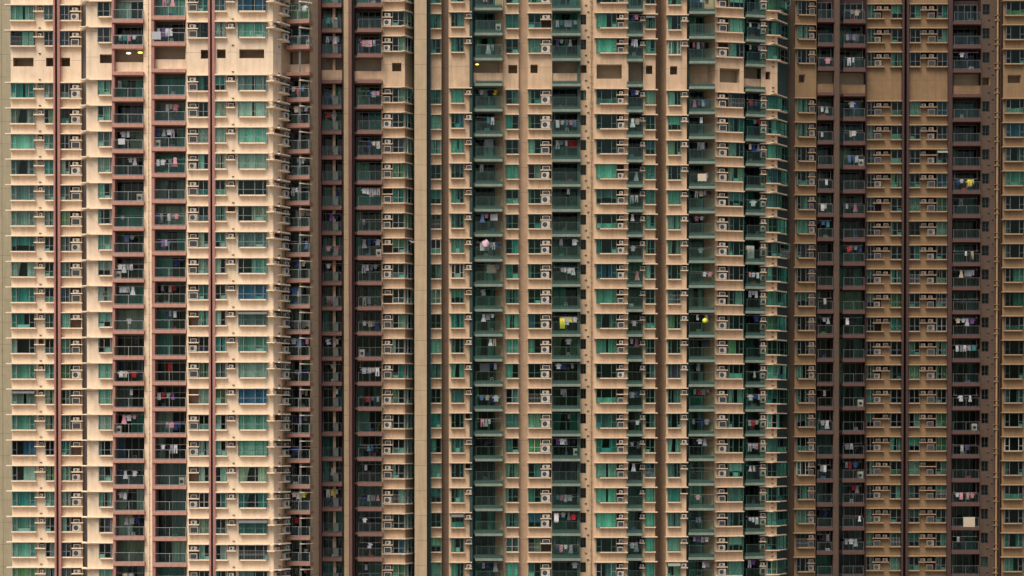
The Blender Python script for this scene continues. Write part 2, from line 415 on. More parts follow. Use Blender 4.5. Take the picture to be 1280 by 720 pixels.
def windows(T, g, px0, px1, name='window', mull=(0.5,), sill=None, sm='cream', shelf=None, h=WH, shelf_v=0.60, proj=0.42, dark=False):
    """one window per storey with pane, curtain, sill (and the short shelf beside it)"""
    ua, ub = g.u(px0) + 0.015, g.u(px1) - 0.015
    hood = None
    if T.pend:
        c0, c1, cpj, cm_, dr_ = T.pend; T.pend = None; b = MB()
        b.box(g.u(c0, cpj) - ua, g.u(c1, cpj) - ua, -cpj, 0.04, h - dr_, h + CT - dr_, LM(cm_), 0.012); hood = b.mesh('hood')
    w = ub - ua; fm = M[FM[T.key]]; gm = M[GL[T.key]]
    sme = None
    if sill:
        b = MB(); sa, sb = g.u(sill[0], proj) - ua, g.u(sill[1], proj) - ua
        b.box(sa, sb, -proj, 0.0, -0.12, -0.001, LM(M[sm]), 0.015); sme = b.mesh('sill')
    hme = None
    if shelf:
        b = MB(); sa, sb = g.u(shelf[0], proj + .05) - ua, g.u(shelf[1], proj + .05) - ua
        b.box(sa, sb, -proj - .05, 0.0, h - shelf_v - 0.11, h - shelf_v, LM(M[sm]), 0.015); hme = b.mesh('shelf')
    for k in T.ks:
        if k == 0: continue
        ol = rnd.choice([1, 2]) if rnd.random() < 0.10 else 0
        fmk = M['grille'] if dark else fm if rnd.random() > .13 else M[rnd.choice(['alud', 'alu', 'steel', 'grille'])]
        o = T.child(name, frame_mesh(w, h, mull, fmk, None, ol), g.P(ua, -.42 if dark else 0, T.zc(k) - h), g.rz)
        link('pane', pane_mesh(w, h, gm), o)
        ck = rnd.choices(CK, CKW[T.key])[0]
        if ck and not (dark and rnd.random() < .85):
            mt = rnd.choices(CUR, CUR_W)[0]
            link('curtain', curtain_mesh(w, h, ck, mt), o)
        if rnd.random() < (.4 if T.key == 'A' else .28) and w > 0.9 and not dark:
            def fr():
                b = MB(); xs = [0.0] + [m * w for m in mull] + [w]
                i = rnd.randrange(len(xs) - 1)
                b.box(xs[i] + .06, xs[i + 1] - .06, -0.12, -0.09, 0.02, h * rnd.uniform(.2, .34), M[rnd.choice(['frost', 'frost', 'frost2', 'frost3'])]); return b.mesh('frosted_pane')
            link('frosted_pane', cached(('fr', round(w, 2), rnd.randrange(8), T.key), fr), o)
        q = rnd.random()
        if q < .03 and not dark and w > 1.0:
            def aw():
                b = MB(); y = -PJ - .02; m = M[['steel', 'alud', 'pgreen'][int(w * 10) % 3]]
                b.quad((0, y - .5, h - .42), (w, y - .5, h - .42), (w, y, h - .10), (0, y, h - .10), m); b.quad((0, y, h - .13), (w, y, h - .13), (w, y - .5, h - .45), (0, y - .5, h - .45), m)
                for x in (0.0, w): b.quad((x, y, h - .13), (x, y - .5, h - .45), (x, y - .5, h - .42), (x, y, h - .10), m)
                for x in (.05, w - .05): b.tube((x, y, h - .75), (x, y - .46, h - .42), .012, m, 4)
                return b.mesh('awning')
            link('awning', cached(('aw', round(w, 2)), aw), o)
        elif q < .07 and not dark and w > 1.0:
            def sg():
                b = MB(); y = -PJ - .05; n = max(5, int(w / .16))
                for i in range(n + 1): x = .01 + (w - .02) * i / n; b.box(x - .009, x + .009, y - .009, y + .009, .02, h * .62, M['alu'])
                for z in (.03, h * .31, h * .62): b.box(0, w, y - .014, y + .014, z - .012, z + .012, M['alu'])
                return b.mesh('window_grille')
            link('window_grille', cached(('sg', round(w, 2)), sg), o)
        if hood: link('hood', hood, o)
        if sme: link('sill', sme, o)
        if hme: link('shelf', hme, o)
    return (ua, ub)

# ------------------------------------------------------------------ balconies
BAL = []        # every balcony, for the laundry: (tower, seg, u0, u1, k, proj, place)
def balcony(T, px0, px1, d, rec, inm, slab=None, proj=1.2, sm=('pink',), rail='rail', name='balcony', place='', sidem=None, door=None, refuge=(0.0, 0.95), d1=None, panel=None, rightm=None, parapet=None, splay=1.0, refm=None):
    """full height recess px0..px1 with a slab, railing and glazed door each storey"""
    d1 = d1 or d
    front = Seg(px0, d, px1, d1)
    T.join(front.a, M[inm]); T.body += [front.a, front.b]
    ba, bb = front.a - front.n * rec, front.b - front.n * rec
    W = T.wall
    zt = T.ztop + 3
    P = front.P; Lg = front.L
    W.quad(P(0, 0, GROUND), P(0, -rec, GROUND), P(0, -rec, zt), P(0, 0, zt), M[sidem or inm])
    W.quad(P(Lg * splay, -rec, GROUND), P(Lg, 0, GROUND), P(Lg, 0, zt), P(Lg * splay, -rec, zt), M[rightm or sidem or inm])
    W.quad(P(0, 0, zt), P(Lg, 0, zt), P(Lg, -rec, zt), P(0, -rec, zt), M[inm])
    T.lastpt = front.b
    # back wall with the door openings
    top, bot = OFF[T.key]
    da, db = (0.025 * Lg, 0.975 * Lg) if door is None else (door[0] * Lg, door[1] * Lg)
    dh = 2.38
    for k in T.ks:
        fl = T.zc(k) - top
        z1 = fl + dh; zn = T.zc(k) + (2.8 - top)     # floor of the storey above
        lo = fl; hi = fl + 2.8 + 0.06
        def bq(u0, u1, z0, z1_): W.quad(P(u0, -rec, z0), P(u1, -rec, z0), P(u1, -rec, z1_), P(u0, -rec, z1_), M[inm])
        if k == 0:
            r_ = rec * .7; rm_ = refm or M['roomlight']
            W.quad(P(0.01, -r_, lo + .01), P(Lg - .01, -r_, lo + .01), P(Lg - .01, -r_, hi - .2), P(0.01, -r_, hi - .2), rm_)
            bq(0, Lg, lo, hi); continue
        bq(0, da, lo, hi); bq(db, Lg, lo, hi); bq(da, db, z1, hi)
        r2 = rec + 1.2; im = M['room']
        W.quad(P(da, -rec, lo), P(da, -r2, lo), P(da, -r2, z1), P(da, -rec, z1), im); W.quad(P(db, -r2, lo), P(db, -rec, lo), P(db, -rec, z1), P(db, -r2, z1), im)
        W.quad(P(da, -r2, z1), P(db, -r2, z1), P(db, -rec, z1), P(da, -rec, z1), im); W.quad(P(da, -r2, lo), P(db, -r2, lo), P(db, -r2, z1), P(da, -r2, z1), im)
        W.quad(P(da, -rec, lo), P(db, -rec, lo), P(db, -r2, lo), P(da, -r2, lo), im)
    # slab mesh, origin at front.a on the floor level
    s0, s1 = slab if slab else (px0, px1)
    ua, ub = front.u(s0, proj), front.u(s1, proj)
    th = bot - top
    b = MB()
    lo_m = M[sm[0]]
    b.box(min(0.0, ua) + .002 if ua > 0 else ua, ub, 0.0, rec - 0.002, -th + 0.02, -0.002, lo_m) if False else None
    b.box(0.003, Lg - 0.003, 0.001, rec - 0.003, -th + 0.16, -0.0, lo_m)
    b.box(ua, ub, -proj, 0.0, -th, -th * (0.52 if len(sm) > 1 else 0.0), lo_m, 0.02)
    if len(sm) > 1: b.box(ua + .04, ub - .04, -proj + 0.10, 0.0, -th * 0.52, 0.0, M[sm[1]], 0.01)
    slab_me = b.mesh(name)
    # railing
    rm = M[rail]; b = MB(); y = -proj + 0.13; rh = 1.08; x0, x1 = ua + 0.08, ub - 0.08
    z0 = 0.06
    b.box(x0, x1, y - .03, y + .03, rh - .04, rh, rm); b.box(x0, x1, y - .02, y + .02, z0, z0 + .045, rm)
    n = max(1, int(round((x1 - x0) / 1.5)))
    for i in range(n + 1):
        xx = x0 + (x1 - x0) * i / n; xx = min(max(xx, x0 + .025), x1 - .025)
        b.box(xx - .02, xx + .02, y - .026, y + .026, 0.0, rh - .042, rm)
    for xx in (x0 + .025, x1 - .025):
        b.box(xx - .022, xx + .022, y + .031, -0.01, rh - .048, rh - .002, rm); b.box(xx - .018, xx + .018, y + .031, -0.01, z0, z0 + .04, rm)
    rail_me = b.mesh('railing'); gr = 'g_rg' if rail == 'railg' else 'g_r'
    b = MB(); b.quad((x0, y + .012, z0 + .05), (x1, y + .012, z0 + .05), (x1, y + .012, rh - .06), (x0, y + .012, rh - .06), M[gr])
    for xx in (x0 + .02, x1 - .02): b.quad((xx, y + .04, z0 + .05), (xx, -0.02, z0 + .05), (xx, -0.02, rh - .06), (xx, y + .04, rh - .06), M[gr])
    rp_me = b.mesh('glass_panel')
    # door
    fm = M[FM[T.key]]; dw = db - da; b = MB(); t = .06
    nb = 4 if dw > 2.2 else (3 if dw > 1.5 else 2)
    for i in range(nb + 1):
        xx = min(max(dw * i / nb, t / 2), dw - t / 2); b.box(xx - t / 2, xx + t / 2, rec - .02, rec + .04, 0, dh, fm)
    b.box(0, dw, rec - .015, rec + .03, dh - t, dh - .001, fm); b.box(0, dw, rec - .015, rec + .03, 0.001, t, fm)
    door_me = b.mesh('sliding_door')
    b = MB(); b.quad((0.02, rec + .01, .03), (dw - .02, rec + .01, .03), (dw - .02, rec + .01, dh - .03), (0.02, rec + .01, dh - .03), M[GL[T.key]])
    dp_me = b.mesh('pane')
    for k in T.ks:
        fl = T.zc(k) - top
        o = T.child(name, slab_me, front.P(0, 0, fl), front.rz)
        if k == 0:
            if parapet:
                b = MB(); b.box(0.0, Lg, 0.004, 0.18, 0.0, parapet[0], M[parapet[1]]); link('parapet', b.mesh('parapet'), o)
            continue
        r = link('railing', rail_me, o); link('glass_panel', rp_me, r)
        dr = link('sliding_door', door_me, o, (da, 0, 0)); link('pane', dp_me, dr)
        ck = rnd.choices(['closed', 'left', 'right', 'parted', 'side', None], [24, 14, 14, 20, 10, 18] if T.key == 'A' else [14, 11, 11, 17, 14, 33])[0]
        if ck:
            mt = rnd.choices(CUR, [14, 9, 4, 34, 34, 4, 2, 3])[0]
            link('curtain', curtain_mesh(dw, dh, ck, mt), dr, (0, rec + 0.12, 0))
        if panel:
            pa, pb = front.u(panel[0], proj - .2), front.u(panel[1], proj - .2)
            def fn():
                b = MB(); b.box(pa, pb, -proj + .2, -proj + .24, .1, rh, M['alu']); return b.mesh('privacy_screen')
            link('privacy_screen', cached(('ps', px0), fn), o)
        BAL.append((T, front, o, ua, ub, k, proj, rec, place, fl))
    return front

# ------------------------------------------------------------------ air conditioners
ACCOUNT = {'big': 0, 'small': 0}
def ac_meshes(kind, w, h, d, wm='white'):
    def fn():
        b = MB(); b.box(0, w, -d, 0, 0.03, h, M[wm], 0.02)
        b.box(0.05, 0.11, -d + .03, -.03, 0, 0.03, M['grille']); b.box(w - .11, w - .05, -d + .03, -.03, 0, 0.03, M['grille'])
        gme = MB(); y = -d - 0.006
        if kind == 'fan':
            cx = w * 0.40; r = min(h * 0.33, w * 0.28)
            gme.disc(cx, y, h * .52, r, M['grille'], 18)
            for a in (0.28, 0.97):
                n = 18
                for j in range(n):
                    t0, t1 = 2 * math.pi * j / n, 2 * math.pi * (j + 1) / n; ra, rb = r * a, r * (a - .07)
                    gme.quad((cx + ra * math.cos(t0), y - .008, h * .52 + ra * math.sin(t0)), (cx + ra * math.cos(t1), y - .008, h * .52 + ra * math.sin(t1)),
                             (cx + rb * math.cos(t1), y - .008, h * .52 + rb * math.sin(t1)), (cx + rb * math.cos(t0), y - .008, h * .52 + rb * math.sin(t0)), M['alud'])
            b.box(w * .80, w * .94, -d - .004, -d + .01, h * .2, h * .45, M['alu'])
        else:
            x0, x1, z0, z1 = w * .10, w * .90, h * .15, h * .88
            gme.quad((x0, y, z0), (x1, y, z0), (x1, y, z1), (x0, y, z1), M['grille'])
            n = 5
            for j in range(n):
                z = z0 + (z1 - z0) * (j + .5) / n
                gme.box(x0 + .01, x1 - .01, y - .012, y - .002, z - .006, z + .006, M['alud'])
        return b.mesh('casing'), gme.mesh('fan_grille')
    return cached(('ac', kind, round(w, 2), round(h, 2), d, wm), fn)
STUFF = None
ac_small_stuff = MB()
def acs(T, g, px0, px1, v, o, size, kinds, place, big=True, skip=0.05, stuff=False):
    """an air conditioner per storey; v = underside below the window head, o = how far its front stands out"""
    u0, u1 = g.u(px0, o), g.u(px1, o); h = size; dd = 0.42 if big else 0.34
    for k in T.ks:
        if k == 0 or rnd.random() < skip: continue
        kind = rnd.choices(['fan', 'box'], kinds)[0]
        f = 1.0 if rnd.random() < 0.7 else 0.88
        w = (u1 - u0) * f
        wm = 'whiteD' if T.key == 'D' else ('white' if (big and rnd.random() < (.55 if T.key == 'A' else .35)) or px0 == 676.6 else 'whiteC')
        cm, gm = ac_meshes(kind, w, h * f, dd, wm)
        z = T.zc(k) - v
        if stuff and ACCOUNT['small'] >= 300:
            b = ac_small_stuff
            for me in (cm, gm):
                base = len(b.v)
                for vv in me.vertices:
                    x, y, zz = vv.co; b.v.append(g.P(u0 + x, -(y + dd - o) , z + zz) if False else g.P(u0 + x, o - dd - y, z + zz))
                for p in me.polygons:
                    b.f.append(tuple(base + i for i in p.vertices)); b.m.append(b.mi(me.materials[p.material_index]))
            continue
        nm = 'outdoor_condenser' if big else 'window_air_conditioner'
        lo = link(nm, cm, None, g.P(u0, o - dd, z), g.rz)
        link('fan_grille', gm, lo)
        look = ('round-fan condenser' if kind == 'fan' else 'louvred condenser') if big else \
               ('small round-fan cooler' if kind == 'fan' else 'small louvred air conditioner')
        tag(lo, f"{look} {place}, {storey(k)}", 'air conditioner',
            'outdoor condensers on the sills' if big else 'small air conditioners on the short shelves')
        ACCOUNT['big' if big else 'small'] += 1

def vents(T, g, pts):
    b = MB()
    def fn():
        b = MB(); b.box(-.13, .13, -.10, 0.0, -.05, .05, M['alud'], .01); b.box(-.10, .10, -.104, -.101, -.035, .035, M['grille']); return b.mesh('vent')
    me = cached('vent', fn)
    for (px, v) in pts:
        for k in T.ks: T.child('vent', me, g.P(g.u(px), 0, T.zc(k) - v), g.rz)
def pipe(T, g, px, r, m, off=0.12, brackets=True):
    b = MB(); u = g.u(px, off)
    b.tube(g.P(u, off, GROUND), g.P(u, off, T.ztop + 3), r, m, 8)
    if brackets:
        for k in T.ks:
            z = T.zc(k) - 1.9; b.obox(g, u - r * 1.7, u + r * 1.7, -0.02, off + r * 1.2, z - .06, z + .06, m)
            b.obox(g, u - r * 1.7, u + r * 1.7, -0.02, off + r * 1.2, z + .55, z + .6, m)
    T.child('drain_pipe', T.wmesh(b), T.org)

W1 = (0.0, WH, 1.0)
def win(a, b, h=WH): return (a, b, 0.0, h, 1.0, M['room'])
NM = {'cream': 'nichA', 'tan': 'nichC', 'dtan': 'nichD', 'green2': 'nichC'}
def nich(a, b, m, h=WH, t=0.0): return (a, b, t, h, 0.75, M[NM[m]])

# ================================================================== TOWER A
KA = list(range(-2, 21)); KC = list(range(-3, 21))
A = Tower('A', 'apartment_tower', 'cream apartment tower with pink balconies and maroon grooves, at the far left', KA, 'cream tower', 15, 398, 226)
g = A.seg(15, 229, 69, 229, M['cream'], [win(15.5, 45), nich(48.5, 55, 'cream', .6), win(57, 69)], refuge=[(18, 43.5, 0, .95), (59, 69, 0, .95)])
A.canopy(g, 7.5, 69, .55, M['cream'])
windows(A, g, 15.5, 45, 'bay_window', (.21, .77), (13.5, 45.2), 'cream', (43, 56.5))
windows(A, g, 57, 69, 'window', (.52,), (57, 69), 'cream')
acs(A, g, 49.5, 54, .60, .38, .40, (1, 1), 'left of first groove of cream tower', False)
vents(A, g, [(51.3, 2.4)])
gs = A.slot(69, 76.3, 230.4, M['dark'])
A.fin(g, 68.0, 70.1, .62, M['mauve'], -1.4); A.fin(g, 72.9, 76.1, .62, M['mauve'], -1.4)
g = A.seg(76.3, 229, 103, 229, M['cream'], [win(76.5, 88.5), nich(88.8, 102, 'cream')], refuge=[(76.6, 89.0, 0, .95)])
A.canopy(g, 76.3, 102.5, .5, M['cream'])
windows(A, g, 76.5, 88.5, 'window', (.55,), (76.3, 103), 'cream', (88.8, 103))
acs(A, g, 91.5, 100, .60, .38, .40, (1, 1), 'right of first groove of cream tower', False)
acs(A, g, 90, 101.3, WH, .40, .80, (2, 1), 'on sill right of cream tower\'s first groove')
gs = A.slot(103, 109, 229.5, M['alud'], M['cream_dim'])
A.ledge(Seg(103, 229, 109, 227.2), 101.5, 108.9, .3, M['cream'])
g = A.seg(109, 227, 141.5, 227, M['cream'], [win(123.5, 139.5)], refuge=[(126, 141, 0, .95)], pier=M['cream_pier'])
A.canopy(g, 101.5, 141, .45, M['cream'])
windows(A, g, 123.5, 139.5, 'window', (.48,), (124.5, 141), 'cream')
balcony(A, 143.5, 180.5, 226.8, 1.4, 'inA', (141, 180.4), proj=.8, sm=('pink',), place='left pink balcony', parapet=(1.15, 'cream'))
A.fin(g, 141, 144.2, .85, M['mauve'], -.3)
g = A.seg(180.5, 226.6, 190, 226.2, M['cream'], jm=M['cream']); pipe(A, g, 186, .04, M['ledge'])
g2 = Seg(190, 225.2, 234, 225.2)
balcony(A, 193.5, 232.6, 225.1, 1.4, 'inA', (190, 233), proj=.8, sm=('pink',), place='middle pink balcony', parapet=(1.15, 'cream'))
A.fin(g2, 190, 193.8, .8, M['mauve'], -.5)
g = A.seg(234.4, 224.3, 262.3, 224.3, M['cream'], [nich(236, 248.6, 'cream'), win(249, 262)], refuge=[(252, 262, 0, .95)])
A.canopy(g, 234, 261.5, .5, M['cream'])
windows(A, g, 249, 262, 'window', (.5,), (235, 261.8), 'cream', (234.6, 248.6))
acs(A, g, 238, 246, .60, .38, .40, (1, 1), 'left of second groove of cream tower', False)
acs(A, g, 236.7, 247.6, WH, .40, .76, (1, 2), 'on sill left of cream tower\'s second groove')
A.slot(262.3, 269, 225.9, M['dark'])
A.fin(g, 261.2, 263.5, .62, M['mauve'], -1.4); A.fin(g, 265.9, 269.3, .62, M['mauve'], -1.4)
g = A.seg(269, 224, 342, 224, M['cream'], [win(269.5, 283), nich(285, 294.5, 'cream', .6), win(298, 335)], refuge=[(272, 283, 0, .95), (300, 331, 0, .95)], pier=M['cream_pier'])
A.canopy(g, 269.3, 336, .5, M['cream'])
windows(A, g, 269.5, 283, 'window', (.5,), (269.5, 284.3), 'cream', (283, 294.5))
windows(A, g, 298, 335, 'bay_window', (.19, .58, .86), (300, 332.5), 'cream')
acs(A, g, 286, 292.6, .60, .38, .42, (2, 1), 'right of second groove of cream tower', False)
vents(A, g, [(292, 2.4)])
g = A.seg(342, 224, 352.5, 225.6, M['cream'], [nich(344, 351.5, 'cream', .6)], pier=M['cream_pier'])
A.ledge(g, 341.5, 351.5, .45, M['cream'])
acs(A, g, 345, 350.5, .60, .38, .40, (1, 1), 'at right corner of cream tower', False)
vents(A, g, [(349, 2.4)])
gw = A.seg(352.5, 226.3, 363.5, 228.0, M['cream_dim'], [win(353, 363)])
A.canopy(gw, 350.5, 363.5, 1.1, M['cream'])
windows(A, gw, 353, 363, 'corner_window', (.5,), (352.5, 363), 'cream', (343, 363), proj=.9)
acs(A, gw, 356.5, 362, WH, .85, .72, (1, 1), 'on corner sill of cream tower')
acs(A, gw, 357, 362, .60, .85, .40, (1, 1), 'outermost on cream tower corner shelf', False)
balcony(A, 363.5, 387.5, 228.0, 1.2, 'inA', (358, 387.5), proj=1.5, sm=('rose',), place='rightmost pink balcony of cream tower', d1=227.6, name='corner_balcony', parapet=(1.1, 'cream'))
gq = Seg(376, 226.6, 391, 227.6)
A.ledge(gq, 376.5, 391, .3, M['cream'], .1)
A.fin(gq, 375.6, 376.8, .05, M['alu'], -.2, name='column')
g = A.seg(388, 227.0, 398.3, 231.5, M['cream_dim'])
A.finish(14)

# ================================================================== TOWER B
B = Tower('B', 'apartment_tower', 'brown apartment tower with dark recessed balconies, between the cream and green towers', KC, 'brown tower', 398, 516, 233)
g = B.seg(398.3, 232, 402, 232, M['maroon'])
B.fin(g, 398.3, 401.6, .5, M['bmauve'])
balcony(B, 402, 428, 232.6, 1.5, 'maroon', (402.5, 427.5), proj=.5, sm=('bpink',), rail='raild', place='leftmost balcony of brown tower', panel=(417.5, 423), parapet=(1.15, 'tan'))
B.fin(Seg(402, 232.6, 428, 232.6), 416.4, 419.8, -.05, M['tan_shade'], -.5, name='column')
g = B.seg(428, 232.6, 443.5, 232.6, M['maroon'])
B.fin(g, 430.2, 436.2, .55, M['pilaster'], -.1, name='column'); B.fin(g, 436.6, 440, .9, M['bmauve'], -.1)
balcony(B, 443.5, 477, 233, 1.5, 'maroon', (447, 478), proj=1.1, sm=('bpink',), rail='raild', place='wide balcony of brown tower', parapet=(1.1, 'tan'), rightm='tan_shade')
g = B.seg(478, 233, 506.5, 233, M['tan'], [nich(479, 490.5, 'tan'), win(491, 506)], refuge=[(490.5, 502, 0, .95)])
B.canopy(g, 477.5, 507, .5, M['tan'])
windows(B, g, 491, 506, 'bay_window', (.5,), (478, 506.5), 'tan', (478, 491))
acs(B, g, 481, 488.6, .60, .38, .42, (1, 1), 'on shelf in brown tower', False)
acs(B, g, 479.8, 489.3, WH, .40, .74, (1, 2), 'on long sill of brown tower')
g = B.seg(506.5, 233, 516, 234.6, M['tan_shade'], [win(507, 515.5)])
B.canopy(g, 506.5, 516.5, .45, M['tan'])
windows(B, g, 507, 515.5, 'corner_window', (.5,), (506.3, 516), 'tan')
B.finish(14)

# ================================================================== TOWER C
C = Tower('C', 'apartment_tower', 'tan apartment tower with green balconies, the widest, in the middle', KC, 'green-balconied tower', 516, 983, 236)
g = C.seg(515.8, 234.8, 518.3, 234.8, M['green2'])
g = C.seg(518.3, 232.8, 533.5, 232.8, M['pilaster'], jm=M['green2'])
g = C.seg(533.5, 235.2, 538.5, 235.2, M['green'], jm=M['green2'])
C.fin(Seg(533, 234.2, 539, 234.2), 533.6, 538.4, .05, M['green'], -.9)
g = C.seg(538.5, 234.8, 552, 234.8, M['tan'], [win(538.7, 551.3)])
C.canopy(g, 538.5, 552, .35, M['tan'])
windows(C, g, 538.7, 551.3, 'window', (.5,), (538.5, 552), 'tan')
g = C.seg(552, 235.6, 561, 235.6, M['brown'], jm=M['brown'])
g = C.seg(561, 234, 587, 234, M['tan'], [win(564, 579.7), nich(582, 587, 'tan', .6)], jm=M['tan_shade'])
C.canopy(g, 561, 590, .5, M['tan'])
windows(C, g, 564, 579.7, 'window', (.3, .72), (563.5, 581), 'tan', (581, 590))
acs(C, g, 583, 589.3, .60, .45, .42, (1, 1), 'left of leftmost green balcony', False)
C.seg(587, 234.5, 592, 234.5, M['green'], jm=M['green'])
C.fin(g, 587.2, 590.6, .3, M['green'], -.3)
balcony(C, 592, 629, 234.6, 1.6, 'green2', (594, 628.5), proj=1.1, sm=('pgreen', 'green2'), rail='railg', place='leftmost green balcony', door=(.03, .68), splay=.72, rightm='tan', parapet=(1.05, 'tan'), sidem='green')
g = C.seg(629, 234.8, 648.3, 234.8, M['tan'], [win(632.2, 648.2)], refuge=[(635.5, 646.5, 0, .95)], pier=M['tan_shade'])
C.canopy(g, 631, 649, .35, M['tan'])
windows(C, g, 632.2, 648.2, 'window', (.5,), (633, 649), 'tan')
g = C.seg(648.3, 235.2, 659.5, 235.2, M['tan_shade'])
g = C.seg(659.5, 234.6, 690, 234.6, M['tan'], [win(660.3, 676), nich(676.4, 689, 'tan')], refuge=[(663, 672, 0, .95)])
C.canopy(g, 658.6, 689, .5, M['tan'])
windows(C, g, 660.3, 676, 'window', (.5,), (660.2, 688.6), 'tan', (675.5, 689))
acs(C, g, 677.8, 687.6, .60, .40, .42, (1, 3), 'left of second green balcony', False)
acs(C, g, 676.6, 687.8, WH, .42, .84, (9, 1), 'on sill left of second green balcony')
balcony(C, 690, 725, 234.8, 1.6, 'green2', (690, 726), proj=1.1, sm=('pgreen', 'green2'), rail='railg', place='second green balcony from left', sidem='green', parapet=(1.05, 'tan'))
C.fin(Seg(690, 234.8, 725, 234.8), 721.5, 724.6, .4, M['green2'], -.3, name='column')
g = C.seg(725, 234.8, 742, 234.8, M['tan'], [win(725.4, 732.5, 1.12)], refuge=[(725.4, 733, 0, .9)])
windows(C, g, 725.4, 732.5, 'small_window', (.5,), None, h=1.12, dark=True)
vents(C, g, [(732.3, 1.75)]); vents(C, g, [(735, 2.5)])
pipe(C, g, 738.6, .07, M['pilaster'], .14)
g = C.seg(742, 234.4, 785, 234.4, M['tan'], [win(745, 770.6), nich(771, 779.5, 'tan')], refuge=[(745.5, 777, 0.02, 1.62)], pier=M['tan'])
C.canopy(g, 742.5, 785.5, .5, M['tan'])
windows(C, g, 745, 770.6, 'bay_window', (.25, .75), (750, 785), 'tan', (770.6, 785))
acs(C, g, 774, 779, .60, .38, .40, (1, 1), 'left of narrow green balcony', False, skip=.1)
acs(C, g, 772, 780.2, WH, .40, .66, (1, 1), 'on sill left of narrow green balcony')
balcony(C, 785, 803.3, 235.2, 1.6, 'green', (783, 803.5), proj=1.1, sm=('pgreen', 'green2'), rail='railg', place='narrow green balcony', name='narrow_balcony', parapet=None)
g = C.seg(803.3, 235.2, 819, 235.2, M['tan'], [nich(803.6, 806.2, 'tan', .6), win(806.4, 818.3)], refuge=[(807, 815, 0, .95)])
C.canopy(g, 802, 822, .5, M['tan'])
windows(C, g, 806.4, 818.3, 'window', (.5,), (805.5, 820), 'tan', (799.5, 806.5))
acs(C, g, 800.2, 805.8, .60, .45, .40, (1, 1), 'right of narrow green balcony', False)
g = C.seg(819, 237.2, 825, 237.6, M['brown'], jm=M['brown'])
g = C.seg(825, 237.6, 832.5, 236.0, M['tan_shade'])
g = C.seg(832.5, 235.6, 858, 235.6, M['tan'], [win(834.5, 850.3), nich(852, 857.8, 'tan', .6)], refuge=[(837, 846, 0, .95)])
C.canopy(g, 832, 860.4, .5, M['tan'])
windows(C, g, 834.5, 850.3, 'window', (.25, .75), (834.8, 851.3), 'tan', (850.8, 860))
acs(C, g, 852.3, 858.4, .60, .42, .42, (1, 1), 'left of fourth green balcony', False)
g = C.seg(858, 236.4, 861.5, 236.4, M['green'], jm=M['green'])
balcony(C, 861.5, 893.3, 236.6, 1.7, 'green2', (861, 893.6), proj=1.1, sm=('pgreen', 'green2'), rail='railg', place='fourth green balcony from left', door=(.03, .58), splay=.62, rightm='tan', refm=M['tan'], sidem='green', parapet=(.15, 'tan'))
g = C.seg(893.3, 236.6, 929, 237.4, M['tan'], [nich(897, 909.5, 'tan'), win(910, 928.5)], refuge=[(899, 924, 0.02, 1.62)], pier=M['tan'])
C.canopy(g, 893.5, 930.5, .5, M['tan'])
windows(C, g, 910, 928.5, 'bay_window', (.28, .7), (894.5, 928.5), 'tan', (896, 910))
acs(C, g, 899, 906.5, .60, .38, .42, (1, 1), 'left of last green balcony', False)
acs(C, g, 898.5, 908, WH, .40, .76, (1, 1), 'on sill left of last green balcony')
balcony(C, 929, 950.5, 238.2, 1.6, 'green', (933, 957), proj=1.1, sm=('pgreen', 'green2'), rail='railg', place='rightmost green balcony', d1=238.8, name='corner_balcony', parapet=(1.05, 'tan'))
g = C.seg(950.5, 238.4, 971, 238.8, M['tan'], [nich(950.8, 957.4, 'green2'), win(957.8, 970.8)], refuge=[(956, 962, 0.1, 1.0)])
C.canopy(g, 950, 971, .5, M['tan'])
windows(C, g, 957.8, 970.8, 'bay_window', (.45,), (957, 975), 'tan', (950.3, 958.2))
acs(C, g, 951.3, 956.8, .60, .42, .42, (1, 1), 'right of last green balcony', False)
acs(C, g, 951, 957.3, WH, .40, .78, (2, 1), 'on sill right of last green balcony')
vents(C, g, [(965.5, 1.9), (965.5, 2.35)])
g = C.seg(971, 239.2, 983, 241.5, M['green'], [win(971.5, 983)], pier=M['brown'])
C.canopy(g, 966.5, 983.5, .5, M['tan'])
windows(C, g, 971.5, 983, 'corner_window', (.5,), (975.5, 983.5), 'tan')
C.finish(14)

# ================================================================== TOWER D
E = Tower('D', 'apartment_tower', 'ochre apartment tower with brick-red balconies and darkest walls, at the far right', KC, 'ochre tower', 983, 1300, 243)
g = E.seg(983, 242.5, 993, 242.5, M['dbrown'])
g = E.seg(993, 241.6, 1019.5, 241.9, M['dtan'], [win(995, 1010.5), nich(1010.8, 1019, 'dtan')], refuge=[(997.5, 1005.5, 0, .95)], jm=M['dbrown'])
E.canopy(g, 992.5, 1019.5, .5, M['dtan'])
windows(E, g, 995, 1010.5, 'bay_window', (.3, .72), (998, 1019), 'dtan', (1009.5, 1019))
acs(E, g, 1011.5, 1017.5, .60, .40, .44, (1, 1), 'on leftmost shelf of ochre tower', False)
acs(E, g, 1010.8, 1017.8, WH, .40, .78, (1, 1), 'at left end of ochre tower')
balcony(E, 1020.5, 1041.5, 242.3, 1.5, 'maroon', (1021.5, 1041.5), proj=.9, sm=('dpink',), rail='raild', place='leftmost balcony of ochre tower', parapet=(1.1, 'dtan'))
g = E.seg(1041.5, 242.0, 1049, 242.0, M['dbrown'])
E.fin(g, 1041.5, 1048.3, .4, M['dbrown'], -.1, name='column')
balcony(E, 1049, 1080.5, 243.0, 1.5, 'maroon', (1053, 1081), proj=.9, sm=('dpink',), rail='raild', place='second balcony of ochre tower', parapet=(1.1, 'dtan'))
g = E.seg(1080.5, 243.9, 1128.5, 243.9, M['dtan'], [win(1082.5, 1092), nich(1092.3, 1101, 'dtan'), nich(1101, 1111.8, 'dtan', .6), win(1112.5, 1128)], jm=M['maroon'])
E.fin(g, 1080.6, 1082.3, .6, M['maroon'], -.2)
